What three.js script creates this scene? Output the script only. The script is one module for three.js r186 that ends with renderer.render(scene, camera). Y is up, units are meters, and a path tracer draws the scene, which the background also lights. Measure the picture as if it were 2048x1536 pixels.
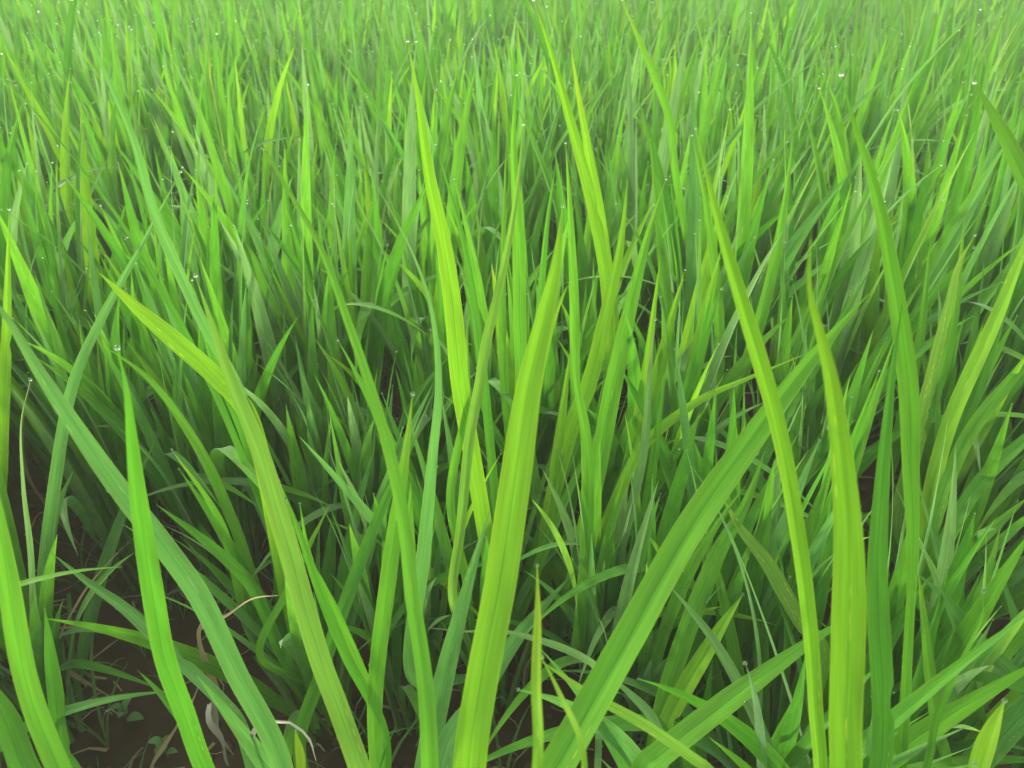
import * as THREE from 'three';
import { mergeGeometries } from 'three/addons/utils/BufferGeometryUtils.js';
import { ImprovedNoise } from 'three/addons/math/ImprovedNoise.js';

// ---------------------------------------------------------------- camera, sky, sun, exposure
const scene = new THREE.Scene();
const EYE = new THREE.Vector3(0, 0.62, 0), PITCH = THREE.MathUtils.degToRad(32);
const camera = new THREE.PerspectiveCamera(53, 4 / 3, 0.02, 200);
camera.position.copy(EYE);
camera.rotation.set(-PITCH, 0, 0);
camera.focus = 0.52;
camera.userData.fStop = 14;

const SUN = new THREE.Vector3(-0.64, 0.46, -0.62).normalize();
function hazySky() {                         // a misty morning: pale all round, whiter towards the horizon, a broad glow round the sun
  const w = 256, h = 128, data = new Float32Array(w * h * 4), v = new THREE.Vector3();
  for (let j = 0; j < h; j++) for (let i = 0; i < w; i++) {
    const el = ((j + 0.5) / h - 0.5) * Math.PI, az = ((i + 0.5) / w - 0.5) * 2 * Math.PI;
    v.set(Math.cos(el) * Math.cos(az), Math.sin(el), Math.cos(el) * Math.sin(az));
    const up = Math.max(0, v.y), t = Math.pow(up, 0.55), g = Math.pow(Math.max(0, v.dot(SUN)), 5);
    const c = [1.10 - 0.34 * t + 1.0 * g, 1.10 - 0.26 * t + 0.92 * g, 1.02 - 0.14 * t + 0.70 * g], o = (j * w + i) * 4;
    for (let k = 0; k < 3; k++) data[o + k] = c[k];
    data[o + 3] = 1;
  }
  const tex = new THREE.DataTexture(data, w, h, THREE.RGBAFormat, THREE.FloatType);
  tex.mapping = THREE.EquirectangularReflectionMapping; tex.magFilter = THREE.LinearFilter; tex.needsUpdate = true;
  return tex;
}
scene.background = hazySky();
scene.environment = scene.background;

const sun = new THREE.DirectionalLight(new THREE.Color(1, 0.93, 0.75), 3.2);
sun.position.copy(SUN).multiplyScalar(8);
sun.castShadow = true; sun.shadow.radius = 13;
sun.shadow.mapSize.set(4096, 4096);
Object.assign(sun.shadow.camera, { left: -4, right: 4, top: 4, bottom: -4, near: 1, far: 20 });
scene.add(sun, sun.target);

const renderer = new THREE.WebGLRenderer({ antialias: true });
renderer.setSize(1024, 768);
renderer.shadowMap.enabled = true;
renderer.toneMapping = THREE.LinearToneMapping;
renderer.toneMappingExposure = 2.02;
scene.fog = new THREE.FogExp2(new THREE.Color(0.91, 0.97, 0.74), 0.029);

// ---------------------------------------------------------------- helpers
let seed = 20240611;
const rnd = () => { seed = (seed + 0x6d2b79f5) | 0; let t = Math.imul(seed ^ (seed >>> 15), 1 | seed); t = (t + Math.imul(t ^ (t >>> 7), 61 | t)) ^ t; return ((t ^ (t >>> 14)) >>> 0) / 4294967296; };
const ran = (a, b) => a + (b - a) * rnd(), pick = (a) => a[Math.floor(rnd() * a.length)];
const clamp = THREE.MathUtils.clamp, lerp = THREE.MathUtils.lerp, smooth = (a, b, x) => { const t = clamp((x - a) / (b - a), 0, 1); return t * t * (3 - 2 * t); };
const V = (x, y, z) => new THREE.Vector3(x, y, z);
const noise = new ImprovedNoise();
const taken = new Map();
const numbered = (n) => { const k = taken.get(n) ?? 0; taken.set(n, k + 1); return k ? n + '_' + String(k).padStart(3, '0') : n; };
function part(name, geometry, material, parent) {
  const m = new THREE.Mesh(geometry, material); m.name = name; m.castShadow = m.receiveShadow = true; parent.add(m); return m;
}
function thing(name, label, category, group, x = 0, y = 0, z = 0) {
  const g = new THREE.Group(); g.name = numbered(name); g.position.set(x, y, z); g.userData = { label, category };
  if (group) g.userData.group = group;
  scene.add(g); return g;
}

// ---------------------------------------------------------------- leaf surface: parallel veins, midrib, pale margin, feeding marks
function leafMaps(w, h, marks, tipDry, s0) {
  const col = new Uint8Array(w * h * 4), bmp = new Uint8Array(w * h * 4);
  let s = s0; const r = () => { s = (s * 16807) % 2147483647; return s / 2147483647; };
  const vein = new Float32Array(w), ridge = new Float32Array(w);
  for (let i = 0; i < w; i++) { vein[i] = (r() - 0.5) * 0.10; ridge[i] = 0.5 + 0.5 * Math.cos(i / w * Math.PI * 2 * 26); }
  const spots = [];
  for (let k = 0; k < marks; k++) { const u = 0.12 + 0.76 * r(), v = 0.1 + 0.8 * r(), n = 1 + Math.floor(r() * 4); for (let q = 0; q < n; q++) spots.push([u + (r() - 0.5) * 0.03, v + q * 0.013 + r() * 0.006, 0.008 + r() * 0.014, 0.0025 + r() * 0.006, 0.4 + r() * 0.6]); }
  for (let j = 0; j < h; j++) for (let i = 0; i < w; i++) {
    const u = (i + 0.5) / w, v = (j + 0.5) / h, o = (j * w + i) * 4, mid = Math.exp(-(((u - 0.5) / 0.022) ** 2)), flank = Math.exp(-(((u - 0.545) / 0.02) ** 2));
    const edge = smooth(0.035, 0.0, Math.min(u, 1 - u));
    const big = noise.noise(u * 2.2, v * 9, s0 % 97) * 0.10 + noise.noise(u * 9, v * 30, 4.5) * 0.05, fine = noise.noise(u * 60, v * 22, 7.7) * 0.09;
    let k = 0.86 + vein[i] + ridge[i] * 0.05 + big + fine - mid * 0.11 + flank * 0.07;
    let R = k + noise.noise(u * 3, v * 7, 31) * 0.04, G = k, B = k;
    R += edge * 0.30; G += edge * 0.12; B += edge * 0.1;
    const dry = tipDry * smooth(0.86, 0.99, v + noise.noise(u * 5, v * 12, 3) * 0.05);
    R = lerp(R, 1.5, dry); G = lerp(G, 1.0, dry); B = lerp(B, 1.1, dry);
    for (const [su, sv, du, dv, a] of spots) { const q = ((u - su) / du) ** 2 + ((v - sv) / dv) ** 2; if (q < 1) { const e = a * Math.min(1, (1 - q) * 2.5); R = lerp(R, 1.75, e); G = lerp(G, 1.15, e); B = lerp(B, 1.9, e); } }
    col[o] = clamp(R * 150, 0, 255); col[o + 1] = clamp(G * 200, 0, 255); col[o + 2] = clamp(B * 130, 0, 255); col[o + 3] = 255;
    const b = 0.55 + ridge[i] * 0.30 - mid * 0.4 + vein[i]; bmp[o] = bmp[o + 1] = bmp[o + 2] = clamp(b * 200, 0, 255); bmp[o + 3] = 255;
  }
  const mk = (d, srgb) => { const t = new THREE.DataTexture(d, w, h); t.magFilter = THREE.LinearFilter; t.minFilter = THREE.LinearMipmapLinearFilter; t.generateMipmaps = true; if (srgb) t.colorSpace = THREE.SRGBColorSpace; t.needsUpdate = true; return t; };
  return { map: mk(col, true), bumpMap: mk(bmp, false) };
}
const MAPS = [leafMaps(192, 1024, 3, 0, 811), leafMaps(192, 1024, 9, 0.12, 4127), leafMaps(192, 1024, 2, 0.35, 99), leafMaps(192, 1024, 34, 0.2, 555)];
function leafMaterial(r, g, b, maps, rough = 0.5) {   // colours are given as what the map's mean turns into
  return new THREE.MeshPhysicalMaterial({ color: new THREE.Color(r / 0.23, g / 0.42, b / 0.17), ...maps, bumpScale: 0.00012, roughness: 1, specularIntensity: 0.35, transmission: 0.56, thickness: 0, ior: 1.4, clearcoat: 0.18, clearcoatRoughness: rough, side: THREE.DoubleSide });
}
const TONES = { fresh: [0.126, 0.355, 0.018], yellow: [0.190, 0.420, 0.014], blue: [0.118, 0.315, 0.056], deep: [0.086, 0.290, 0.015], pale: [0.170, 0.340, 0.090], straw: [0.190, 0.390, 0.036] };  // yellow also puts the glow of backlit front blades into their colour
const LEAF = {};
for (const [k, c] of Object.entries(TONES)) LEAF[k] = [0, 1, 2].map((m) => leafMaterial(...c, MAPS[m], k === 'blue' || k === 'pale' ? 0.42 : 0.52));
const LEAF_SCARRED = leafMaterial(...TONES.straw, MAPS[3]), LEAF_YELLOWED = leafMaterial(0.33, 0.42, 0.03, MAPS[0]);
const fieldLeaf = new THREE.MeshPhysicalMaterial({ color: 0xffffff, vertexColors: true, roughness: 1, specularIntensity: 0.35, transmission: 0.56, thickness: 0, ior: 1.4, clearcoat: 0.18, clearcoatRoughness: 0.5, side: THREE.DoubleSide });
const stemMat = new THREE.MeshStandardMaterial({ color: new THREE.Color(0.105, 0.20, 0.045), roughness: 0.6 });
const dewMat = new THREE.MeshPhysicalMaterial({ color: 0xffffff, roughness: 0, transmission: 1, thickness: 0.002, ior: 1.33 });
const strawMat = new THREE.MeshPhysicalMaterial({ color: new THREE.Color(0.40, 0.29, 0.15), roughness: 1, transmission: 0.25, thickness: 0, side: THREE.DoubleSide });
const strawGrey = new THREE.MeshPhysicalMaterial({ color: new THREE.Color(0.44, 0.40, 0.31), roughness: 1, transmission: 0.25, thickness: 0, side: THREE.DoubleSide });
const strawDark = new THREE.MeshPhysicalMaterial({ color: new THREE.Color(0.22, 0.145, 0.08), roughness: 1, transmission: 0.2, thickness: 0, side: THREE.DoubleSide });

// ---------------------------------------------------------------- the blade: a folded strap swept along a curve
function sweep(points, nv, nu, width, normalAt, fold, opts = {}) {
  const curve = new THREE.CatmullRomCurve3(points, false, 'centripetal');
  const pos = [], uv = [], idx = [], T = V(), N = V(), S = V(), frames = [];
  for (let j = 0; j <= nv; j++) {
    const s = j / nv, p = curve.getPointAt(s); curve.getTangentAt(Math.min(s, 0.999), T);
    normalAt(s, T, N); N.addScaledVector(T, -N.dot(T)).normalize(); S.crossVectors(T, N).normalize();
    const w = Math.max(width(s) / 2, 0.00018), wave = opts.wave ?? 0;
    frames.push({ p: p.clone(), N: N.clone(), S: S.clone(), w });
    for (let i = 0; i <= nu; i++) {
      let u = i / nu * 2 - 1; const a = Math.abs(u);
      let reach = u;
      if (opts.bite) reach = u > 0 ? u * (1 - opts.bite(s)) : u;
      const lift = w * (fold * a * (1.25 - 0.25 * a) + wave * u * Math.sin(s * 11 + u + (opts.phase ?? 0)));
      pos.push(p.x + S.x * reach * w + N.x * lift, p.y + S.y * reach * w + N.y * lift, p.z + S.z * reach * w + N.z * lift);
      uv.push(i / nu, opts.v0 ? lerp(opts.v0, 1, s) : s);
      if (i && j) { const A = (j - 1) * (nu + 1) + i - 1, B = A + nu + 1; idx.push(A, A + 1, B, A + 1, B + 1, B); }
    }
  }
  const g = new THREE.BufferGeometry();
  g.setAttribute('position', new THREE.Float32BufferAttribute(pos, 3)); g.setAttribute('uv', new THREE.Float32BufferAttribute(uv, 2)); g.setIndex(idx); g.computeVertexNormals();
  return { geometry: g, frames };
}
const strap = (s) => Math.min(1, 0.5 + 2.0 * s) * (s < 0.45 ? 1 : 1 - Math.pow((s - 0.45) / 0.55, 1.7));

// free-growing blades (their own axes: origin where they leave the stem, bending towards +x)
function growBlade(L, w, lean, bend, pow, sway, roll, twist, fold, nv, nu, kink = 0) {
  const pts = [V(0, 0, 0)], n = 14; let p = V(0, 0, 0), zdir = 0;
  for (let k = 1; k <= n; k++) {
    const s = (k - 0.5) / n, th = lean + bend * Math.pow(s, pow) + (kink && s > 0.6 ? kink : 0);
    zdir = sway * s;
    p = p.clone().add(V(Math.sin(th) * Math.cos(zdir), Math.cos(th), Math.sin(th) * Math.sin(zdir) + sway * 0.12).normalize().multiplyScalar(L / n)); pts.push(p);
  }
  return sweep(pts, nv, nu, (s) => w * strap(s), (s, T, N) => { N.set(-T.y, T.x, 0.0); N.applyAxisAngle(T, roll + twist * s); }, fold, { wave: 0.05, phase: L * 40 });
}
const dropGeo = new THREE.SphereGeometry(1, 12, 9); dropGeo.scale(1, 0.92, 1);

const bladeSpecs = [];
for (let k = 0; k < 22; k++) {
  const droop = k % 11 === 10, arch = k % 5 === 3;
  bladeSpecs.push([ran(0.24, 0.36), ran(0.0130, 0.0185), ran(0.0, 0.09), droop ? ran(1.1, 1.9) : arch ? ran(0.45, 0.8) : ran(0.04, 0.30), droop ? 1.2 : ran(1.2, 2.4), ran(-0.4, 0.4), ran(-0.9, 0.9), ran(-0.7, 0.7), ran(0.10, 0.36), 0, 0, droop ? 0.12 : 0]);
}
const build = (nv, nu) => bladeSpecs.map((a) => { const b = a.slice(); b[9] = nv; b[10] = nu; return growBlade(...b); });
const nearBlades = build(22, 4), farBlades = build(8, 2);
const stemGeo = (() => {
  const g = new THREE.CylinderGeometry(0.0016, 0.0030, 0.2, 7, 3, true); g.translate(0, 0.1, 0);
  const p = g.attributes.position; for (let i = 0; i < p.count; i++) p.setX(i, p.getX(i) + Math.pow(p.getY(i) / 0.2, 2) * 0.012); g.computeVertexNormals(); return g;
})();

// a plan of one tuft: stems fanning out, blades leaving them at several heights
function tuftPlan(stems, spread, perStem, size) {
  const plan = { stems: [], leaves: [] };
  for (let k = 0; k < stems; k++) {
    const az = k / stems * 6.283 + ran(-0.5, 0.5), r = ran(0.006, 0.032) * spread, tilt = ran(0.02, 0.15) * spread, hgt = ran(0.7, 1.15) * size;
    const q = new THREE.Quaternion().setFromEuler(new THREE.Euler(0, -az, -tilt, 'YXZ'));
    const base = V(Math.cos(az) * r, -0.004, Math.sin(az) * r);
    plan.stems.push(new THREE.Matrix4().compose(base, q, V(1, hgt, 1)));
    const n = perStem + (rnd() < 0.4 ? 1 : 0);
    for (let m = 0; m < n; m++) {
      const y = 0.2 * hgt * lerp(0.3, 0.98, (m + rnd() * 0.5) / n), at = V(Math.pow(y / (0.2 * hgt), 2) * 0.012, y, 0).applyQuaternion(q).add(base);
      const turn = new THREE.Quaternion().setFromEuler(new THREE.Euler(0, -az + (m % 2 ? Math.PI * 0.75 : 0) + ran(-0.9, 0.9), -tilt * (m % 2 ? 0.2 : 0.85), 'YXZ'));
      const sc = size * ran(0.82, 1.12);
      plan.leaves.push({ k: Math.floor(rnd() * bladeSpecs.length), m: new THREE.Matrix4().compose(at, turn, V(sc, sc, sc)), tone: pick(['fresh', 'fresh', 'fresh', 'yellow', 'deep', 'deep', 'deep', 'deep', 'blue', 'pale']), map: pick([0, 0, 0, 1, 1, 2]), drop: rnd() });
    }
  }
  return plan;
}
function hangDew(leaf, frames, count, rMin, rMax, tip) {   // beads at the tip and along the margins
  for (let k = 0; k < count; k++) {
    const atTip = tip && k === 0, f = frames[atTip ? frames.length - 1 : Math.floor(ran(0.3, 0.93) * (frames.length - 1))], r = ran(rMin, rMax);
    const side = rnd() < 0.5 ? -1 : 1, m = part('dew_drop', dropGeo, dewMat, leaf);
    m.position.copy(f.p); if (!atTip) m.position.addScaledVector(f.S, side * f.w * 0.96).addScaledVector(f.N, f.w * 0.1);
    else m.position.y += r * 0.3;
    m.scale.setScalar(r);
  }
}
function plantTuft(plan, label, group, x, z, turn, size, dew) {
  const g = thing('rice_plant', label, 'rice plant', group, x, 0, z); g.rotation.y = turn; g.scale.setScalar(size);
  for (const m of plan.stems) { const s = part('stem', stemGeo, stemMat, g); m.decompose(s.position, s.quaternion, s.scale); }
  for (const l of plan.leaves) {
    const leaf = part('leaf', nearBlades[l.k].geometry, LEAF[l.tone][l.map], g); l.m.decompose(leaf.position, leaf.quaternion, leaf.scale);
    if (l.drop < dew) hangDew(leaf, nearBlades[l.k].frames, l.drop < dew * 0.5 ? 2 : 1, 0.0006, 0.0012, rnd() < 0.75);
  }
  return g;
}
function mergedTuft(plan) {
  const list = [], beads = [], c = new THREE.Color(), small = new THREE.IcosahedronGeometry(1, 1);
  for (const m of plan.stems) { const g = stemGeo.clone().applyMatrix4(m); paint(g, c.setRGB(0.105, 0.20, 0.045)); list.push(g); }
  for (const l of plan.leaves) {
    const g = farBlades[l.k].geometry.clone().applyMatrix4(l.m), t = TONES[l.tone], j = ran(0.85, 1.15); paint(g, c.setRGB(t[0] * j, t[1] * j, t[2] * j)); list.push(g);
    if (l.drop < 0.6) { const f = farBlades[l.k].frames, p = f[l.drop < 0.42 ? f.length - 1 : 5].p.clone().applyMatrix4(l.m), r = ran(0.0007, 0.0013); beads.push(small.clone().applyMatrix4(new THREE.Matrix4().compose(p, new THREE.Quaternion(), V(r, r, r)))); }
  }
  return { geometry: mergeGeometries(list), dew: mergeGeometries(beads) };
}
function paint(g, c) { const n = g.attributes.position.count, a = new Float32Array(n * 3); for (let i = 0; i < n; i++) { a[i * 3] = c.r; a[i * 3 + 1] = c.g; a[i * 3 + 2] = c.b; } g.setAttribute('color', new THREE.BufferAttribute(a, 3)); }

// ---------------------------------------------------------------- ground
const dirt = (x, z) => noise.noise(x * 5, z * 5, 0.3) * 0.012 + noise.noise(x * 17, z * 17, 5.1) * 0.007 + noise.noise(x * 55, z * 55, 9.4) * 0.0035 + noise.noise(x * 140, z * 140, 2.4) * 0.0016;
{
  const coords = (lo, hi, n, far) => { const a = [-far, -far / 4, lo - 1.5]; for (let i = 0; i <= n; i++) a.push(lerp(lo, hi, i / n)); a.push(hi + 1.5, far / 4, far); return a; };
  const xs = coords(-1.1, 1.1, 300, 80), zs = coords(-1.7, 0.2, 260, 80), pos = [], uv = [], col = [], idx = [], W = xs.length;
  zs.forEach((z, j) => xs.forEach((x, i) => {
    const inside = i > 2 && i < W - 3 && j > 2 && j < zs.length - 3;
    pos.push(x, inside ? dirt(x, z) : 0, z); uv.push(x, z);
    const m = 0.8 + 0.35 * noise.noise(x * 9, z * 9, 40) + 0.25 * noise.noise(x * 70, z * 70, 41); col.push(0.060 * m, 0.036 * m, 0.020 * m);
    if (i && j) { const a = (j - 1) * W + i - 1, b = a + W; idx.push(a, b, a + 1, a + 1, b, b + 1); }
  }));
  const g = new THREE.BufferGeometry(); g.setAttribute('position', new THREE.Float32BufferAttribute(pos, 3)); g.setAttribute('uv', new THREE.Float32BufferAttribute(uv, 2)); g.setAttribute('color', new THREE.Float32BufferAttribute(col, 3)); g.setIndex(idx); g.computeVertexNormals();
  const m = new THREE.Mesh(g, new THREE.MeshPhysicalMaterial({ vertexColors: true, roughness: 0.95, specularIntensity: 0.3 })); m.name = 'ground'; m.receiveShadow = m.castShadow = true;
  m.userData = { kind: 'structure', label: 'damp brown soil of the rice field' }; scene.add(m);
}

// ---------------------------------------------------------------- the tufts in front: every blade measured on its own
const FRONT = {};
function front(key, x, z, label) { FRONT[key] = thing('rice_plant', label, 'rice plant', null, x, 0, z); FRONT[key].userData.group = 'rice plants in front'; FRONT[key].userData.n = 0; }
front('A', -0.035, -0.090, 'rice plant at the bottom centre with the widest upright yellow-green blade');
front('B', -0.020, -0.440, 'central rice tuft with tall pointed yellow-green blade reaching near the top');
front('C', 0.050, -0.500, 'bright rice tuft right of the photo centre with several backlit pointed blades');
front('D', -0.085, -0.250, 'rice plant left of bottom centre with long pale blade leaning far left');
front('E', -0.125, -0.180, 'rice plant at lower left with broad dark green blade standing before others');
front('F', -0.070, -0.120, 'rice plant in the bottom left corner with bright blade cut by the edge');
front('G', -0.400, -0.420, 'rice plant at the left edge with bluish blade crossing up to the right');
front('H', -0.165, -0.420, 'rice plant left of centre with thin blue-green blade reaching the top left');
front('I', 0.135, -0.130, 'rice plant at bottom right with large blurred yellow blade and folded blade');
front('J', 0.030, -0.140, 'rice plant at the bottom with broad green blade crossing diagonally to the right');
front('K', 0.120, -0.260, 'low rice plant right of bottom centre with flat blade pointing right');
front('L', 0.225, -0.250, 'rice plant at lower right with tall wide blade curving left at its top');
front('M', 0.360, -0.280, 'rice plant at the right edge with bluish dewy blade lying to the left');
front('N', 0.190, -0.310, 'rice plant at lower right with grey-green blades leaning left, one scarred');
front('P', 0.400, -0.500, 'rice plant at right with blades fanning right and one chewed leaf');
front('Q', 0.210, -0.540, 'rice plant right of centre with many green blades leaning right behind the diagonal blade');
front('S', 0.250, -0.860, 'tall rice plant in upper right with thin blades crossing above the rows');
function blade(key, tone, mm, style, world) {
  const g = FRONT[key], o = g.position, n = g.userData.n++;
  const vis = world.map((p) => V(p[0] - o.x, p[1], p[2] - o.z)), az = n * 2.4, root = V(Math.cos(az) * 0.012, 0.0, Math.sin(az) * 0.012);
  const low = vis[0], pts = [root];
  if (low.y > 0.12) pts.push(V(lerp(root.x, low.x, 0.34), low.y * 0.48, lerp(root.z, low.z, 0.34)));
  pts.push(...vis);
  const len = new THREE.CatmullRomCurve3(pts, false, 'centripetal').getLength(), shown = new THREE.CatmullRomCurve3(vis, false, 'centripetal').getLength(), s0 = 1 - shown / len, W = mm / 1000;
  const turn = ran(-0.38, 0.38), twist = ran(-0.5, 0.5);
  const profile = {
    '': (t) => (t < 0.45 ? 1 : 1 - Math.pow((t - 0.45) / 0.55, 1.75)), thin: (t) => 1 - 0.8 * Math.pow(t, 1.4), tail: (t) => (t < 0.3 ? 1 : Math.pow(1 - (t - 0.3) / 0.7, 1.15)),
    fold: (t) => (t < 0.65 ? 0.9 + 0.1 * t : 1 - Math.pow((t - 0.65) / 0.35, 1.6)), blunt: (t) => (t < 0.35 ? 1 : 1 - Math.pow((t - 0.35) / 0.65, 1.25)),
    waist: (t) => (t < 0.30 ? lerp(0.75, 0.5, t / 0.30) : t < 0.62 ? lerp(0.5, 1, smooth(0.3, 0.62, t)) : 1 - Math.pow((t - 0.62) / 0.38, 1.5)),
  };
  const prof = profile[style] ?? profile[''];
  const bite = style === 'chew' ? (s) => { const t = (s - s0) / (1 - s0); return 0.62 * smooth(0.34, 0.37, t) * smooth(0.80, 0.70, t) * (0.75 + 0.5 * noise.noise(t * 45, 1, 1)) ; } : n % 4 === 2 ? ((c, d) => (s) => { const q = (s - c) / d; return q * q < 1 ? 0.5 * (1 - q * q) * (0.7 + 0.6 * noise.noise(s * 160, 2, n)) : 0; })(ran(0.6, 0.9), ran(0.008, 0.02)) : null;
  const view = EYE.clone().sub(o);
  const { geometry, frames } = sweep(pts, 110, 6, (s) => W * (s < s0 ? lerp(0.42, prof(0), smooth(0, s0, s)) : prof((s - s0) / (1 - s0))),
    (s, T, N) => { const p = pts[Math.min(pts.length - 1, Math.floor(s * pts.length))]; N.copy(view).sub(p).normalize(); N.addScaledVector(T, -N.dot(T)).normalize().applyAxisAngle(T, turn + twist * (s - 0.6)); }, style === 'fold' ? 0.75 : ran(0.12, 0.36), { wave: 0.05, phase: n, bite });
  const mat = style === 'chew' || style === 'scar' ? LEAF_SCARRED : LEAF[tone][[0, 1, 0, 2, 1][n % 5]];
  const leaf = part('leaf', geometry, mat, g);
  if (style === 'chew') leaf.userData.label = 'pale leaf with its edge eaten away by insects';
  hangDew(leaf, frames, Math.floor(ran(1, 6)), 0.0005, 0.0011, rnd() < 0.7);
}
{
  blade('A', 'yellow', 12.5, '', [[-0.016, 0.348, -0.170], [-0.012, 0.367, -0.189], [-0.005, 0.393, -0.214], [0.001, 0.423, -0.240], [0.007, 0.454, -0.265], [0.014, 0.478, -0.284], [0.018, 0.493, -0.295], [0.021, 0.513, -0.310]]);
  blade('A', 'fresh', 6.4, 'thin', [[-0.031, 0.348, -0.170], [-0.034, 0.370, -0.192], [-0.039, 0.390, -0.211], [-0.043, 0.412, -0.230], [-0.050, 0.435, -0.249], [-0.058, 0.454, -0.265], [-0.067, 0.473, -0.281], [-0.080, 0.499, -0.302], [-0.095, 0.518, -0.319], [-0.105, 0.531, -0.330]]);
  blade('A', 'blue', 10.9, '', [[-0.035, 0.261, -0.220], [-0.019, 0.229, -0.283], [0.005, 0.214, -0.341], [0.042, 0.205, -0.400]]);
  blade('A', 'yellow', 3.3, '', [[0.008, 0.394, -0.140], [0.008, 0.400, -0.164], [0.009, 0.411, -0.187], [0.009, 0.418, -0.200]]);
  blade('A', 'yellow', 2.0, '', [[0.024, 0.378, -0.150], [0.017, 0.379, -0.176], [0.011, 0.381, -0.190]]);
  blade('B', 'yellow', 11.8, '', [[-0.018, 0.212, -0.420], [-0.026, 0.285, -0.423], [-0.034, 0.353, -0.427], [-0.036, 0.399, -0.429], [-0.040, 0.444, -0.432], [-0.047, 0.489, -0.435], [-0.051, 0.529, -0.438], [-0.055, 0.558, -0.440]]);
  blade('B', 'straw', 6.7, '', [[-0.039, 0.234, -0.360], [-0.033, 0.277, -0.367], [-0.025, 0.347, -0.380], [-0.019, 0.378, -0.386], [-0.015, 0.402, -0.392], [-0.007, 0.435, -0.399], [0.000, 0.469, -0.407], [0.004, 0.498, -0.414], [0.006, 0.520, -0.420]]);
  blade('B', 'fresh', 9.3, '', [[0.007, 0.245, -0.500], [0.007, 0.309, -0.504], [0.006, 0.355, -0.507], [0.004, 0.430, -0.512], [0.001, 0.487, -0.517], [0.003, 0.527, -0.520]]);
  blade('B', 'blue', 8.7, 'tail', [[-0.064, 0.202, -0.320], [-0.053, 0.289, -0.334], [-0.045, 0.354, -0.346], [-0.040, 0.398, -0.355], [-0.042, 0.437, -0.363], [-0.050, 0.465, -0.370], [-0.059, 0.484, -0.375], [-0.068, 0.500, -0.380]]);
  blade('B', 'fresh', 5.8, '', [[-0.034, 0.207, -0.400], [-0.043, 0.267, -0.412], [-0.030, 0.340, -0.428], [-0.029, 0.393, -0.440]]);
  blade('B', 'deep', 7.1, '', [[-0.010, 0.145, -0.460], [-0.015, 0.232, -0.477], [-0.024, 0.337, -0.501], [-0.035, 0.415, -0.522], [-0.053, 0.478, -0.540]]);
  blade('B', 'fresh', 7.6, '', [[-0.006, 0.084, -0.500], [0.000, 0.207, -0.515], [-0.006, 0.294, -0.528], [-0.007, 0.376, -0.541], [-0.004, 0.480, -0.560]]);
  blade('C', 'yellow', 12.5, '', [[0.030, 0.165, -0.480], [0.045, 0.271, -0.486], [0.058, 0.315, -0.489], [0.066, 0.363, -0.492], [0.074, 0.418, -0.496], [0.076, 0.466, -0.500]]);
  blade('C', 'fresh', 13.1, '', [[0.050, 0.165, -0.440], [0.064, 0.258, -0.456], [0.073, 0.327, -0.469], [0.083, 0.387, -0.482], [0.091, 0.429, -0.491], [0.101, 0.466, -0.500]]);
  blade('C', 'yellow', 11.0, '', [[0.092, 0.214, -0.620], [0.083, 0.335, -0.614], [0.068, 0.404, -0.611], [0.049, 0.466, -0.607], [0.030, 0.524, -0.603], [0.015, 0.562, -0.600]]);
  blade('C', 'yellow', 9.3, '', [[0.101, 0.247, -0.660], [0.079, 0.378, -0.652], [0.066, 0.435, -0.648], [0.054, 0.486, -0.644], [0.045, 0.527, -0.640]]);
  blade('C', 'fresh', 8.1, '', [[0.054, 0.203, -0.520], [0.050, 0.300, -0.526], [0.047, 0.364, -0.531], [0.041, 0.440, -0.537], [0.037, 0.479, -0.540]]);
  blade('C', 'fresh', 9.4, '', [[0.051, 0.131, -0.400], [0.054, 0.234, -0.414], [0.050, 0.314, -0.426], [0.043, 0.350, -0.432], [0.039, 0.392, -0.440]]);
  blade('C', 'yellow', 9.1, '', [[0.026, 0.152, -0.470], [0.033, 0.220, -0.480], [0.039, 0.286, -0.490], [0.044, 0.342, -0.500]]);
  blade('C', 'yellow', 9.0, '', [[0.073, 0.145, -0.460], [0.090, 0.235, -0.479], [0.100, 0.305, -0.495], [0.105, 0.373, -0.512], [0.107, 0.401, -0.520]]);
  blade('C', 'pale', 7.3, '', [[0.073, 0.159, -0.420], [0.097, 0.280, -0.453], [0.098, 0.331, -0.467], [0.100, 0.373, -0.480]]);
  blade('C', 'deep', 7.0, '', [[0.016, 0.200, -0.560], [0.022, 0.318, -0.578], [0.028, 0.401, -0.592], [0.034, 0.447, -0.600]]);
  blade('C', 'deep', 4.3, '', [[0.053, 0.159, -0.420], [0.080, 0.195, -0.438], [0.103, 0.219, -0.451], [0.120, 0.234, -0.460]]);
  blade('C', 'yellow', 7.7, 'tail', [[0.077, 0.243, -0.440], [0.098, 0.280, -0.459], [0.140, 0.306, -0.480], [0.180, 0.315, -0.497], [0.238, 0.328, -0.520]]);
  blade('D', 'straw', 9.5, '', [[-0.066, 0.278, -0.200], [-0.079, 0.307, -0.220], [-0.088, 0.326, -0.233], [-0.103, 0.369, -0.261], [-0.117, 0.407, -0.286], [-0.129, 0.431, -0.302], [-0.140, 0.456, -0.319], [-0.147, 0.473, -0.330]]);
  blade('D', 'deep', 5.8, '', [[-0.071, 0.228, -0.260], [-0.089, 0.279, -0.273], [-0.100, 0.317, -0.283], [-0.108, 0.348, -0.292], [-0.116, 0.376, -0.300]]);
  blade('D', 'fresh', 4.6, '', [[-0.079, 0.216, -0.280], [-0.094, 0.286, -0.289], [-0.106, 0.327, -0.295], [-0.108, 0.361, -0.300]]);
  blade('D', 'fresh', 8.8, '', [[-0.074, 0.250, -0.260], [-0.060, 0.343, -0.279], [-0.050, 0.400, -0.293], [-0.046, 0.427, -0.300]]);
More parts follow.
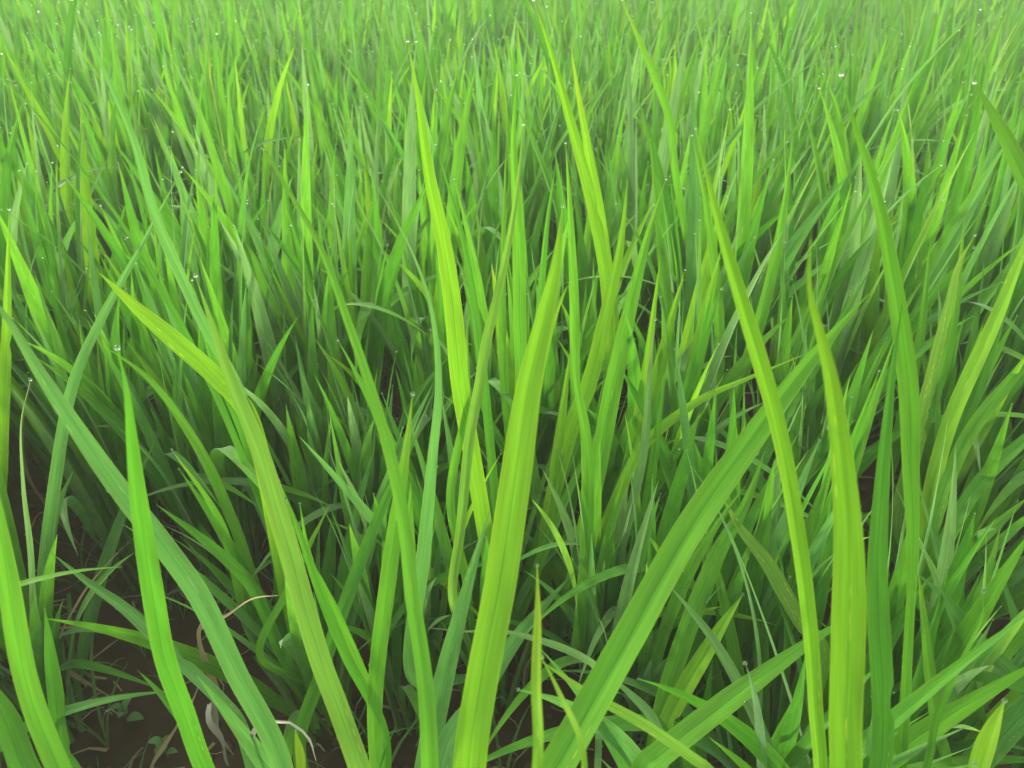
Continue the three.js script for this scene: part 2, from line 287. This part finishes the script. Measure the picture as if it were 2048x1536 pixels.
  blade('D', 'deep', 8.8, '', [[-0.139, 0.150, -0.300], [-0.125, 0.192, -0.326], [-0.106, 0.238, -0.356], [-0.083, 0.287, -0.389], [-0.057, 0.333, -0.420]]);
  blade('E', 'deep', 8.9, '', [[-0.151, 0.268, -0.220], [-0.152, 0.298, -0.222], [-0.154, 0.335, -0.225], [-0.151, 0.379, -0.229], [-0.146, 0.428, -0.233], [-0.141, 0.471, -0.238], [-0.141, 0.485, -0.240]]);
  blade('E', 'blue', 9.8, '', [[-0.112, 0.261, -0.220], [-0.131, 0.310, -0.238], [-0.146, 0.345, -0.253], [-0.161, 0.367, -0.263], [-0.184, 0.394, -0.278], [-0.200, 0.417, -0.289], [-0.215, 0.440, -0.300], [-0.231, 0.464, -0.313], [-0.245, 0.475, -0.320]]);
  blade('E', 'blue', 8.1, '', [[-0.161, 0.207, -0.280], [-0.172, 0.212, -0.290], [-0.210, 0.223, -0.317], [-0.249, 0.235, -0.344], [-0.280, 0.240, -0.362], [-0.311, 0.249, -0.380]]);
  blade('E', 'yellow', 4.4, '', [[-0.095, 0.284, -0.200], [-0.095, 0.295, -0.205], [-0.097, 0.306, -0.210]]);
  blade('E', 'deep', 4.7, '', [[-0.175, 0.196, -0.260], [-0.205, 0.221, -0.287], [-0.224, 0.231, -0.300]]);
  blade('F', 'fresh', 8.0, '', [[-0.171, 0.324, -0.170], [-0.183, 0.344, -0.183], [-0.191, 0.365, -0.196], [-0.195, 0.396, -0.212], [-0.199, 0.423, -0.227], [-0.203, 0.445, -0.240]]);
  blade('F', 'deep', 9.6, '', [[-0.185, 0.335, -0.170], [-0.197, 0.345, -0.184], [-0.211, 0.357, -0.200]]);
  blade('F', 'deep', 8.6, '', [[-0.274, 0.171, -0.280], [-0.278, 0.217, -0.300], [-0.280, 0.261, -0.320]]);
  blade('G', 'blue', 8.9, '', [[-0.397, 0.050, -0.400], [-0.366, 0.169, -0.427], [-0.344, 0.242, -0.445], [-0.315, 0.327, -0.470], [-0.286, 0.376, -0.486], [-0.258, 0.416, -0.501], [-0.240, 0.443, -0.512], [-0.225, 0.465, -0.520]]);
  blade('G', 'pale', 3.9, 'tail', [[-0.356, 0.181, -0.400], [-0.341, 0.231, -0.400], [-0.326, 0.291, -0.400], [-0.310, 0.342, -0.400], [-0.294, 0.373, -0.400]]);
  blade('G', 'yellow', 9.2, '', [[-0.449, 0.134, -0.500], [-0.424, 0.234, -0.515], [-0.393, 0.341, -0.533], [-0.371, 0.428, -0.550]]);
  blade('H', 'blue', 6.5, '', [[-0.165, 0.260, -0.420], [-0.176, 0.353, -0.420], [-0.190, 0.405, -0.420], [-0.202, 0.472, -0.420], [-0.203, 0.511, -0.420], [-0.209, 0.547, -0.420], [-0.216, 0.580, -0.420]]);
  blade('H', 'yellow', 11.6, '', [[-0.174, 0.335, -0.420], [-0.189, 0.358, -0.424], [-0.214, 0.384, -0.430], [-0.234, 0.403, -0.435], [-0.255, 0.426, -0.440]]);
  blade('H', 'deep', 4.7, 'tail', [[-0.204, 0.284, -0.460], [-0.225, 0.338, -0.480], [-0.256, 0.400, -0.504], [-0.281, 0.441, -0.522], [-0.311, 0.478, -0.540], [-0.347, 0.517, -0.560]]);
  blade('H', 'fresh', 6.6, '', [[-0.203, 0.100, -0.420], [-0.211, 0.120, -0.420], [-0.211, 0.240, -0.420], [-0.231, 0.305, -0.420]]);
  blade('H', 'deep', 8.5, '', [[-0.172, 0.150, -0.380], [-0.189, 0.203, -0.395], [-0.216, 0.231, -0.406], [-0.254, 0.257, -0.420]]);
  blade('H', 'fresh', 8.5, '', [[-0.201, 0.107, -0.440], [-0.220, 0.201, -0.459], [-0.239, 0.264, -0.474], [-0.270, 0.318, -0.489], [-0.304, 0.342, -0.500]]);
  blade('H', 'deep', 9.1, '', [[-0.198, 0.115, -0.460], [-0.192, 0.177, -0.467], [-0.205, 0.274, -0.480], [-0.221, 0.342, -0.491], [-0.226, 0.394, -0.500]]);
  blade('H', 'fresh', 9.5, '', [[-0.356, 0.170, -0.600], [-0.347, 0.245, -0.608], [-0.331, 0.349, -0.620]]);
  blade('H', 'fresh', 5.6, '', [[-0.177, 0.175, -0.360], [-0.160, 0.205, -0.383], [-0.130, 0.256, -0.420]]);
  blade('I', 'yellow', 6.6, 'fold', [[0.139, 0.284, -0.200], [0.133, 0.320, -0.211], [0.127, 0.356, -0.222], [0.118, 0.399, -0.237], [0.108, 0.438, -0.252], [0.098, 0.467, -0.264], [0.090, 0.488, -0.273], [0.083, 0.507, -0.282], [0.075, 0.531, -0.293], [0.070, 0.547, -0.300]]);
  blade('I', 'yellow', 11.1, 'blunt', [[0.121, 0.348, -0.160], [0.118, 0.374, -0.167], [0.110, 0.445, -0.187], [0.100, 0.493, -0.204], [0.095, 0.508, -0.210], [0.091, 0.520, -0.215], [0.090, 0.534, -0.220]]);
  blade('I', 'deep', 9.6, 'blunt', [[0.174, 0.267, -0.210], [0.164, 0.370, -0.251], [0.165, 0.442, -0.284], [0.168, 0.475, -0.300]]);
  blade('J', 'fresh', 13.0, '', [[0.014, 0.335, -0.170], [0.017, 0.336, -0.174], [0.050, 0.359, -0.219], [0.078, 0.385, -0.254], [0.109, 0.411, -0.285], [0.141, 0.437, -0.314], [0.160, 0.450, -0.330], [0.173, 0.459, -0.340]]);
  blade('J', 'straw', 4.9, '', [[0.088, 0.294, -0.200], [0.085, 0.295, -0.201], [0.058, 0.314, -0.208], [0.036, 0.325, -0.214], [0.013, 0.340, -0.220]]);
  blade('J', 'pale', 5.1, '', [[0.078, 0.247, -0.230], [0.071, 0.267, -0.244], [0.061, 0.274, -0.252], [0.050, 0.279, -0.260]]);
  blade('J', 'pale', 4.5, 'tail', [[0.050, 0.231, -0.300], [0.043, 0.241, -0.300], [0.019, 0.256, -0.300], [-0.007, 0.265, -0.300], [-0.028, 0.265, -0.300], [-0.048, 0.268, -0.300]]);
  blade('K', 'fresh', 11.3, 'blunt', [[0.059, 0.294, -0.200], [0.067, 0.290, -0.208], [0.107, 0.281, -0.242], [0.159, 0.275, -0.281], [0.190, 0.272, -0.302], [0.202, 0.273, -0.310]]);
  blade('K', 'fresh', 12.3, '', [[0.093, 0.156, -0.300], [0.136, 0.248, -0.375], [0.158, 0.275, -0.399], [0.172, 0.303, -0.420]]);
  blade('K', 'yellow', 10.9, '', [[0.093, 0.171, -0.290], [0.127, 0.229, -0.325], [0.145, 0.252, -0.340]]);
  blade('K', 'deep', 9.8, '', [[0.116, 0.100, -0.340], [0.130, 0.159, -0.373], [0.159, 0.214, -0.408], [0.181, 0.251, -0.431], [0.211, 0.293, -0.460]]);
  blade('L', 'fresh', 8.4, 'waist', [[0.210, 0.217, -0.240], [0.209, 0.228, -0.242], [0.197, 0.312, -0.258], [0.191, 0.359, -0.269], [0.184, 0.397, -0.279], [0.176, 0.439, -0.290], [0.166, 0.475, -0.301], [0.153, 0.515, -0.314], [0.140, 0.543, -0.323], [0.133, 0.561, -0.330]]);
  blade('L', 'yellow', 8.4, '', [[0.200, 0.297, -0.190], [0.200, 0.311, -0.193], [0.203, 0.341, -0.200]]);
  blade('L', 'fresh', 3.7, 'blunt', [[0.212, 0.243, -0.230], [0.210, 0.277, -0.235], [0.214, 0.304, -0.241], [0.217, 0.322, -0.244], [0.219, 0.338, -0.247], [0.217, 0.351, -0.250]]);
  blade('L', 'fresh', 6.3, '', [[0.261, 0.177, -0.270], [0.250, 0.211, -0.280], [0.235, 0.271, -0.299], [0.227, 0.304, -0.310]]);
  blade('L', 'blue', 8.4, '', [[0.355, 0.057, -0.360], [0.326, 0.169, -0.387], [0.301, 0.236, -0.405], [0.280, 0.283, -0.420]]);
  blade('M', 'blue', 9.5, '', [[0.317, 0.211, -0.280], [0.304, 0.226, -0.293], [0.279, 0.245, -0.314], [0.263, 0.262, -0.328], [0.247, 0.272, -0.340]]);
  blade('M', 'fresh', 8.4, '', [[0.267, 0.481, -0.360], [0.257, 0.503, -0.383], [0.250, 0.520, -0.399], [0.239, 0.541, -0.420]]);
  blade('M', 'deep', 7.6, '', [[0.419, 0.107, -0.400], [0.390, 0.154, -0.435], [0.368, 0.190, -0.460]]);
  blade('N', 'pale', 6.7, '', [[0.155, 0.196, -0.260], [0.152, 0.199, -0.263], [0.139, 0.222, -0.283], [0.119, 0.250, -0.307], [0.094, 0.272, -0.330]]);
  blade('N', 'blue', 10.6, 'scar', [[0.205, 0.199, -0.340], [0.192, 0.214, -0.352], [0.169, 0.247, -0.375], [0.154, 0.262, -0.388], [0.142, 0.280, -0.400]]);
  blade('P', 'straw', 12.3, 'chew', [[0.335, 0.164, -0.500], [0.334, 0.235, -0.513], [0.337, 0.300, -0.526], [0.338, 0.350, -0.536], [0.340, 0.388, -0.545], [0.348, 0.408, -0.550]]);
  blade('P', 'yellow', 11.8, '', [[0.329, 0.200, -0.460], [0.337, 0.279, -0.486], [0.362, 0.355, -0.514], [0.377, 0.403, -0.533], [0.395, 0.443, -0.550]]);
  blade('P', 'fresh', 10.4, '', [[0.322, 0.193, -0.440], [0.350, 0.268, -0.481], [0.394, 0.313, -0.513], [0.435, 0.351, -0.540]]);
  blade('P', 'fresh', 9.1, '', [[0.345, 0.127, -0.520], [0.354, 0.240, -0.542], [0.361, 0.314, -0.557], [0.354, 0.413, -0.580]]);
  blade('P', 'deep', 10.6, '', [[0.318, 0.186, -0.420], [0.358, 0.235, -0.462], [0.404, 0.260, -0.492], [0.454, 0.280, -0.520]]);
  blade('P', 'fresh', 10.3, '', [[0.360, 0.076, -0.560], [0.355, 0.190, -0.573], [0.354, 0.298, -0.587], [0.344, 0.385, -0.600]]);
  blade('P', 'fresh', 8.9, '', [[0.304, 0.191, -0.400], [0.349, 0.209, -0.429], [0.401, 0.231, -0.460]]);
  blade('P', 'deep', 10.5, '', [[0.372, 0.175, -0.520], [0.387, 0.285, -0.542], [0.398, 0.367, -0.560]]);
  blade('Q', 'fresh', 11.5, '', [[0.191, 0.106, -0.600], [0.213, 0.217, -0.617], [0.230, 0.314, -0.633], [0.236, 0.402, -0.649], [0.236, 0.457, -0.660]]);
  blade('Q', 'deep', 10.3, '', [[0.193, 0.164, -0.500], [0.232, 0.237, -0.546], [0.271, 0.291, -0.582], [0.311, 0.349, -0.620]]);
  blade('Q', 'fresh', 10.8, '', [[0.197, 0.108, -0.540], [0.221, 0.189, -0.575], [0.267, 0.297, -0.626], [0.296, 0.366, -0.660]]);
  blade('Q', 'fresh', 11.8, '', [[0.222, 0.146, -0.500], [0.269, 0.214, -0.541], [0.324, 0.260, -0.575], [0.355, 0.301, -0.600]]);
  blade('Q', 'fresh', 9.5, '', [[0.199, 0.155, -0.620], [0.194, 0.266, -0.626], [0.170, 0.385, -0.634], [0.147, 0.459, -0.640]]);
  blade('Q', 'deep', 9.5, '', [[0.241, 0.146, -0.520], [0.248, 0.257, -0.555], [0.258, 0.331, -0.580]]);
  blade('Q', 'fresh', 9.9, '', [[0.164, 0.103, -0.620], [0.162, 0.218, -0.651], [0.147, 0.304, -0.677], [0.127, 0.435, -0.720]]);
  blade('S', 'yellow', 7.5, '', [[0.231, 0.274, -0.900], [0.255, 0.354, -0.921], [0.269, 0.398, -0.933], [0.284, 0.458, -0.950]]);
  blade('S', 'blue', 6.2, 'tail', [[0.199, 0.352, -0.850], [0.222, 0.370, -0.864], [0.280, 0.427, -0.903], [0.369, 0.481, -0.950]]);
  blade('S', 'fresh', 7.2, 'tail', [[0.250, 0.317, -0.850], [0.278, 0.351, -0.871], [0.333, 0.409, -0.909], [0.391, 0.472, -0.950]]);
  blade('S', 'fresh', 7.7, '', [[0.170, 0.384, -0.800], [0.159, 0.434, -0.800], [0.135, 0.484, -0.800], [0.103, 0.543, -0.800]]);
}
for (const [key, g] of Object.entries(FRONT)) {      // the stems these blades rise from, and a few short blades low down
  delete g.userData.n;
  for (let k = 0; k < 7; k++) {
    const az = k * 0.9 + ran(-0.3, 0.3), s = part('stem', stemGeo, stemMat, g);
    s.position.set(Math.cos(az) * 0.018, -0.004, Math.sin(az) * 0.018); s.rotation.set(0, -az, -ran(0.04, 0.2), 'YXZ'); s.scale.y = ran(0.6, 0.95);
  }
  for (let k = 0; k < ('DEF'.includes(key) ? 5 : 22); k++) {
    const i = Math.floor(rnd() * bladeSpecs.length), az = ran(0, 6.28), leaf = part('leaf', nearBlades[i].geometry, LEAF[pick(['deep', 'fresh', 'blue', 'deep'])][pick([0, 1])], g);
    leaf.position.set(Math.cos(az) * 0.02, ran(0.02, 0.10), Math.sin(az) * 0.02); leaf.rotation.set(0, -az, -ran(0.05, 0.40), 'YXZ'); leaf.scale.setScalar('AEFIJ'.includes(key) ? ran(0.4, 0.6) : ran(0.5, 0.92));
    if (rnd() < 0.5) hangDew(leaf, nearBlades[i].frames, 1, 0.0007, 0.0011, true);
  }
}

// ---------------------------------------------------------------- the rows behind, planted on a rough grid
const PLANS = []; for (let k = 0; k < 9; k++) PLANS.push(tuftPlan(11 + (k % 4), ran(0.9, 1.3), 3, ran(0.92, 1.08)));
const MERGED = PLANS.map(mergedTuft);
const spots = [];
for (let r = 0; r < 75; r++) {
  const z = -0.30 - r * 0.142, n = Math.ceil((1.2 + Math.abs(z) * 0.95) / 0.140);
  for (let c = -n; c <= n; c++) spots.push([c * 0.140 + (r % 2 ? 0.07 : 0) + ran(-0.035, 0.035), z + ran(-0.035, 0.035)]);
}
for (let r = 0; r < 9; r++) for (let c = -10; c <= 10; c++) { const x = c * 0.155 + ran(-0.03, 0.03), z = r * 0.156 + ran(-0.03, 0.03) - 0.06; if (Math.hypot(x, z) > 0.42 && z > 0.04) spots.push([x, z]); }   // unseen rows added beside and behind the viewer to darken the low blades
const fronts = Object.values(FRONT).map((g) => g.position);
const inView = ([x, z]) => { const d = -z * Math.cos(PITCH) + 0.3 * Math.sin(PITCH); return z < -0.3 && Math.abs(x) < d * 0.72 + 0.1; };
const bare = ([x, z]) => (x > -0.34 && x < 0.02 && z > -0.37) && z < 0 || (x > -0.38 && x < -0.26 && z > -0.46 && z < -0.33) || (x > 0.40 && x < 0.56 && z > -0.45 && z < -0.31);   // where the soil lies open between the front plants
const free = spots.filter(([x, z]) => !bare([x, z]) && !fronts.some((p) => Math.hypot(p.x - x, p.z - z) < 0.058)).sort((a, b) => Math.hypot(...a) - Math.hypot(...b));
let placed = 0; const used = new Set();
const SHORT = { A: 'the widest upright blade', B: 'the tall central tuft', C: 'the bright tuft right of centre', D: 'the long pale blade leaning left', E: 'the broad dark blade at lower left', F: 'the bottom left corner plant', G: 'the bluish left edge plant', H: 'the plant with the thin blade reaching top left',
  I: 'the large blurred yellow blade', J: 'the broad diagonal blade', K: 'the low flat blade at lower right', L: 'the tall wide blade at right', M: 'the right edge plant', N: 'the grey-green leaning blades', P: 'the fanning plant with the chewed leaf', Q: 'the right-leaning green tuft', S: 'the thin crossing blades in the upper right' };
const beds = MERGED.map(() => []);
const LIMIT = 293 - fronts.length, DETAIL = 135;
for (const sp of free) {
  const [x, z] = sp, k = Math.floor(rnd() * PLANS.length), turn = ran(0, 6.28), size = ran(0.72, 1.02);
  if (!inView(sp) || placed >= LIMIT) { beds[k].push([x, z, turn, size]); continue; }
  placed++;
  const px = x / (-z * Math.cos(PITCH) + 0.3 * Math.sin(PITCH)) / 0.66, dist = Math.hypot(x, z);   // -1 at the left edge of the picture, 1 at the right
  const band = px < -0.66 ? 'far left' : px < -0.33 ? 'left' : px < 0 ? 'just left of centre' : px < 0.33 ? 'just right of centre' : px < 0.66 ? 'right' : 'far right';
  if (placed <= DETAIL) {
    const near = dist < 0.95; let label;
    if (near) {
      const [key, f] = Object.entries(FRONT).map(([k, g]) => [k, g, Math.hypot(g.position.x - x, g.position.z - z)]).sort((p, q) => p[2] - q[2])[0], dx = x - f.position.x, dz = z - f.position.z;
      const base = (Math.abs(dx) > Math.abs(dz) ? (dx < 0 ? 'green rice plant just left of ' : 'green rice plant just right of ') : dz < 0 ? 'green rice plant right behind ' : 'green rice plant right in front of ') + SHORT[key];
      label = used.has(base) ? base.replace('just ', 'farther ').replace('right behind', 'farther behind') : base; for (const w of ['small green', 'leafy green', 'tallish green', 'spreading green']) if (used.has(label)) label = base.replace('green', w); used.add(label);
    } else label = 'dewy rice plant in the ' + (dist < 1.3 ? 'nearer' : 'farther') + ' middle rows, ' + band + ' in the photo';
    plantTuft(PLANS[k], label, near ? 'rice plants in the near rows' : label.slice(5).replace('plant', 'plants'), x, z, turn, size * (dist < 0.5 ? 0.85 : 1), near ? 0.7 : 0.85);
  } else {
    const m = new THREE.Mesh(MERGED[k].geometry, fieldLeaf); m.name = numbered('rice_plant'); m.castShadow = m.receiveShadow = true; m.position.set(x, 0, z); m.rotation.y = turn; m.scale.setScalar(size);
    m.userData = { label: 'small hazy rice plant in the ' + (dist < 2.2 ? 'far' : 'farthest') + ' rows, ' + band + ' at the top', category: 'rice plant', group: 'rice plants in the ' + (dist < 2.2 ? 'far' : 'farthest') + ' rows, ' + band };
    scene.add(m); part('dew', MERGED[k].dew, dewMat, m).userData.kind = 'stuff';
  }
}
for (const [x, z, k, turn, size, label] of [
  [-0.235, -0.68, 1, 0.6, 0.86, 'green rice plant filling the dark gap left of the central tuft'], [-0.335, -0.84, 4, 2.1, 0.88, 'green rice plant behind the yellow-green blade that points to upper left'],
  [-0.15, -0.56, 6, 4.0, 0.78, 'green rice plant standing between the central tuft and the long pale blade'], [-0.085, -0.42, 2, 1.4, 0.62, 'short rice plant at the foot of the central tuft, left side'],
  [-0.30, -0.60, 3, 5.2, 0.72, 'short rice plant behind the soil gap at lower left'], [0.10, -0.40, 5, 3.1, 0.62, 'short rice plant under the broad diagonal blade'], [-0.44, -0.66, 7, 0.2, 0.84, 'green rice plant at the left, behind the bluish edge plant'],
]) plantTuft(PLANS[k], label, 'rice plants in the near rows', x, z, turn, size, 0.7);
{
  const field = new THREE.Group(); field.name = 'rice_field'; field.userData = { kind: 'stuff', label: 'mass of pale green rice beyond the far rows', category: 'rice field' }; scene.add(field);
  const q = new THREE.Quaternion(), up = V(0, 1, 0);
  MERGED.forEach((m, k) => {
    for (const [name, geo, mat] of [['rice_foliage', m.geometry, fieldLeaf], ['dew', m.dew, dewMat]]) {
      const inst = new THREE.InstancedMesh(geo, mat, beds[k].length); inst.name = name; inst.userData.kind = 'stuff'; inst.castShadow = inst.receiveShadow = true;
      beds[k].forEach(([x, z, t, s], i) => inst.setMatrixAt(i, new THREE.Matrix4().compose(V(x, 0, z), q.setFromAxisAngle(up, t), V(s, s, s))));
      field.add(inst);
    }
  });
  console.log('plants', fronts.length, placed, 'field', beds.reduce((a, b) => a + b.length, 0));
}

// ---------------------------------------------------------------- dead leaves, weeds and litter on the soil
function dryLeaf(mat, mm, label, world) {
  const o = V(...world[0]), foot = V(o.x, dirt(o.x, o.z), o.z), pts = world.map((p) => V(...p).sub(foot));
  if (pts[0].y > 0.02) pts.unshift(V(ran(-0.02, 0.02), 0, -0.02));
  const turn = ran(-0.8, 0.8), tw = ran(-2.2, 2.2), W = mm / 1000;
  const { geometry } = sweep(pts, 36, 4, (s) => W * (0.6 + 0.4 * smooth(0, 0.3, s)) * (1 - Math.pow(s, 3.5)) * (1 + 0.25 * Math.sin(s * 23 + mm)), (s, T, N) => { N.set(0.2, 0.8, 0.5); N.applyAxisAngle(T, turn + tw * s); }, 0.5, { wave: 0.22, phase: mm });
  const m = new THREE.Mesh(geometry, mat); m.name = numbered('dry_leaf'); m.position.copy(foot); m.castShadow = m.receiveShadow = true; m.userData = { label, category: 'dry leaf' }; scene.add(m);
}
const weedMat = new THREE.MeshPhysicalMaterial({ color: new THREE.Color(0.10, 0.24, 0.04), roughness: 1, transmission: 0.4, thickness: 0, clearcoat: 0.2, clearcoatRoughness: 0.5, side: THREE.DoubleSide });
const weedLeaf = sweep([V(0, 0, 0), V(0.004, 0.002, 0), V(0.009, 0.0022, 0), V(0.014, 0.0005, 0)], 8, 4, (s) => 0.0085 * Math.sin(Math.PI * Math.pow(s, 0.8)) + 0.0006, (s, T, N) => N.set(0, 1, 0), 0.25).geometry;
const weedStem = new THREE.CylinderGeometry(0.0005, 0.0007, 0.03, 6).translate(0, 0.013, 0);
function weed(x, z, label) {
  const g = thing('weed', label, 'weed', 'weeds on the soil', x, dirt(x, z) - 0.001, z); part('stem', weedStem, stemMat, g);
  const n = 5 + Math.floor(rnd() * 4);
  for (let k = 0; k < n; k++) { const l = part('leaf', weedLeaf, weedMat, g); l.position.y = 0.008 + 0.02 * k / n; l.rotation.set(0, k * 2.4, ran(-0.1, 0.6), 'YXZ'); l.scale.setScalar(ran(0.6, 1.15)); }
}
dryLeaf(strawMat, 3.2, 'thin tan dry leaf arching up beside the soil gap at lower left', [[-0.383, 0.076, -0.430], [-0.334, 0.163, -0.420], [-0.307, 0.193, -0.430], [-0.298, 0.196, -0.450]]);
dryLeaf(strawMat, 3.6, 'tan dry leaf lying nearly level above the soil at lower left', [[-0.409, 0.091, -0.440], [-0.386, 0.102, -0.440], [-0.354, 0.106, -0.440], [-0.322, 0.115, -0.430], [-0.298, 0.122, -0.420]]);
dryLeaf(strawMat, 4.6, 'curved tan dry leaf crossing blades left of the bottom centre', [[-0.227, 0.171, -0.380], [-0.200, 0.197, -0.370], [-0.173, 0.226, -0.360], [-0.151, 0.240, -0.350]]);
dryLeaf(strawGrey, 4.2, 'whitish dry leaf curled into a hook at the bottom left of centre', [[-0.155, 0.197, -0.270], [-0.144, 0.227, -0.260], [-0.132, 0.251, -0.250], [-0.116, 0.261, -0.245], [-0.108, 0.250, -0.245], [-0.108, 0.219, -0.250]]);
dryLeaf(strawGrey, 5.5, 'pale grey split dry leaf folded sharply near the bottom left', [[-0.225, 0.076, -0.360], [-0.229, 0.098, -0.360], [-0.230, 0.102, -0.370], [-0.241, 0.038, -0.385], [-0.237, -0.001, -0.390]]);
dryLeaf(strawMat, 3.4, 'tan dry blade tip rising from the soil at bottom left', [[-0.289, 0.030, -0.360], [-0.265, 0.069, -0.370], [-0.250, 0.091, -0.380], [-0.243, 0.107, -0.400]]);
dryLeaf(strawDark, 3.0, 'brown withered leaf stalk leaning over the soil at lower left', [[-0.416, 0.005, -0.460], [-0.386, 0.028, -0.470], [-0.364, 0.036, -0.490]]);
dryLeaf(strawMat, 3.6, 'beige dead leaf tip bending at the left edge', [[-0.496, 0.116, -0.620], [-0.467, 0.193, -0.600], [-0.437, 0.241, -0.580], [-0.416, 0.270, -0.570]]);
dryLeaf(strawDark, 3.4, 'reddish brown dry blade crossing leaves in the right middle rows', [[0.355, 0.205, -0.860], [0.378, 0.241, -0.860], [0.412, 0.281, -0.880], [0.427, 0.299, -0.900]]);
dryLeaf(strawDark, 3.4, 'brown dead leaf hanging between stems left of centre', [[-0.148, 0.045, -0.470], [-0.137, 0.098, -0.470], [-0.128, 0.136, -0.480]]);
dryLeaf(strawDark, 3.6, 'short brown dry leaf on the dark soil below the central tuft', [[-0.086, -0.005, -0.620], [-0.068, -0.015, -0.600], [-0.053, -0.021, -0.570]]);
dryLeaf(strawMat, 3.0, 'small orange tan dead leaf among stems right of centre', [[0.203, 0.015, -0.720], [0.208, 0.046, -0.720], [0.215, 0.061, -0.730]]);
dryLeaf(strawGrey, 3.0, 'pale dry straw lying low at the bottom right of centre', [[0.063, 0.058, -0.385], [0.076, 0.057, -0.375], [0.087, 0.055, -0.365]]);
dryLeaf(strawDark, 3.2, 'brown dry straw on the soil at the bottom right of centre', [[0.181, 0.072, -0.350], [0.158, 0.067, -0.345], [0.138, 0.066, -0.340]]);
dryLeaf(LEAF_YELLOWED, 6.0, 'bright yellow dying leaf hanging at the left among green blades', [[-0.419, 0.100, -0.640], [-0.396, 0.167, -0.620], [-0.384, 0.216, -0.600], [-0.379, 0.242, -0.590]]);
dryLeaf(LEAF_YELLOWED, 4.5, 'orange yellow dead leaf tip left of the central tuft', [[-0.165, 0.197, -0.620], [-0.161, 0.248, -0.620], [-0.160, 0.293, -0.620]]);
dryLeaf(LEAF_YELLOWED, 7.0, 'vivid yellow blade tip in the upper left rows', [[-0.388, 0.420, -1.050], [-0.374, 0.469, -1.020], [-0.368, 0.505, -1.000]]);
weed(-0.296, -0.392, 'clover-like weed seedling on bare soil at the bottom left');
weed(-0.344, -0.425, 'small weed on the dark soil gap at the lower left');
weed(0.113, -0.383, 'little weed at the bottom edge right of centre');
weed(0.458, -0.478, 'small weed on dark soil in the lower right corner');
weed(0.498, -0.579, 'tiny weed on bare soil at the right edge');
weed(-0.069, -0.826, 'tiny weed on the dark soil patch beneath the central tuft');
{
  const bit = sweep([V(-0.5, 0, 0), V(-0.15, 0.06, 0.05), V(0.2, 0.05, -0.04), V(0.5, 0, 0.05)], 6, 1, (s) => 0.07 * (1 - 0.7 * s), (s, T, N) => N.set(0.1, 1, 0.2), 0.2).geometry, n = 900, c = new THREE.Color();
  const straw = new THREE.InstancedMesh(bit, new THREE.MeshStandardMaterial({ color: 0xffffff, roughness: 0.85, side: THREE.DoubleSide }), n); straw.name = 'straw_litter';
  const crumbGeo = new THREE.IcosahedronGeometry(1, 1); { const p = crumbGeo.attributes.position; for (let i = 0; i < p.count; i++) { const a = V(p.getX(i), p.getY(i), p.getZ(i)), k = 1 + 0.35 * noise.noise(a.x * 1.7, a.y * 1.7, a.z * 1.7); p.setXYZ(i, a.x * k, a.y * k * 0.8, a.z * k); } crumbGeo.computeVertexNormals(); }
  const crumbs = new THREE.InstancedMesh(crumbGeo, new THREE.MeshStandardMaterial({ color: 0xffffff, roughness: 0.9 }), 2600); crumbs.name = 'soil_crumbs';
  const M = new THREE.Matrix4(), Q = new THREE.Quaternion(), E = new THREE.Euler();
  for (let i = 0; i < n; i++) { const x = ran(-0.8, 0.9), z = ran(-1.3, -0.15), L = ran(0.012, 0.06); straw.setMatrixAt(i, M.compose(V(x, dirt(x, z) + 0.002, z), Q.setFromEuler(E.set(ran(-0.2, 0.2), ran(0, 6.28), ran(-0.25, 0.25))), V(L, L, L))); const k = ran(0.45, 1.1); straw.setColorAt(i, c.setRGB(0.26 * k, 0.19 * k, 0.10 * k)); }
  for (let i = 0; i < 2600; i++) { const x = ran(-0.8, 0.9), z = ran(-1.3, -0.15), L = 0.0012 + 0.006 * Math.pow(rnd(), 4); crumbs.setMatrixAt(i, M.compose(V(x, dirt(x, z) + L * 0.4, z), Q.setFromEuler(E.set(ran(0, 6), ran(0, 6), ran(0, 6))), V(L, L, L))); const k = ran(0.7, 1.25); crumbs.setColorAt(i, c.setRGB(0.060 * k, 0.036 * k, 0.020 * k)); }
  const tuft = mergeGeometries([0, 1, 2, 3, 4].map((k) => growBlade(0.055 + 0.016 * k, 0.0022, 0.15, 0.5 + 0.22 * k, 1.3, 0.4, 0, 0.5, 0.3, 5, 2).geometry.rotateY(k * 2.4)));
  const grass = new THREE.InstancedMesh(tuft, new THREE.MeshPhysicalMaterial({ color: 0xffffff, roughness: 1, transmission: 0.4, thickness: 0, side: THREE.DoubleSide }), 520); grass.name = 'undergrowth_grass';
  for (let i = 0; i < 520; i++) { const x = ran(-0.8, 0.9), z = ran(-1.3, -0.2), L = ran(0.5, 1.35); grass.setMatrixAt(i, M.compose(V(x, dirt(x, z) - 0.002, z), Q.setFromEuler(E.set(ran(-0.3, 0.3), ran(0, 6.28), ran(-0.3, 0.3))), V(L, L, L))); const k = ran(0.6, 1.1); grass.setColorAt(i, c.setRGB(0.10 * k, 0.24 * k, 0.035 * k)); }
  for (const [m, label, cat] of [[grass, 'thin short weed grass sprouting on the soil between the rice', 'grass'], [straw, 'broken straw bits scattered over the brown soil', 'straw'], [crumbs, 'small brown soil crumbs scattered between the plants', 'soil']]) { m.castShadow = m.receiveShadow = true; m.userData = { kind: 'stuff', label, category: cat }; scene.add(m); }
}
renderer.render(scene, camera);
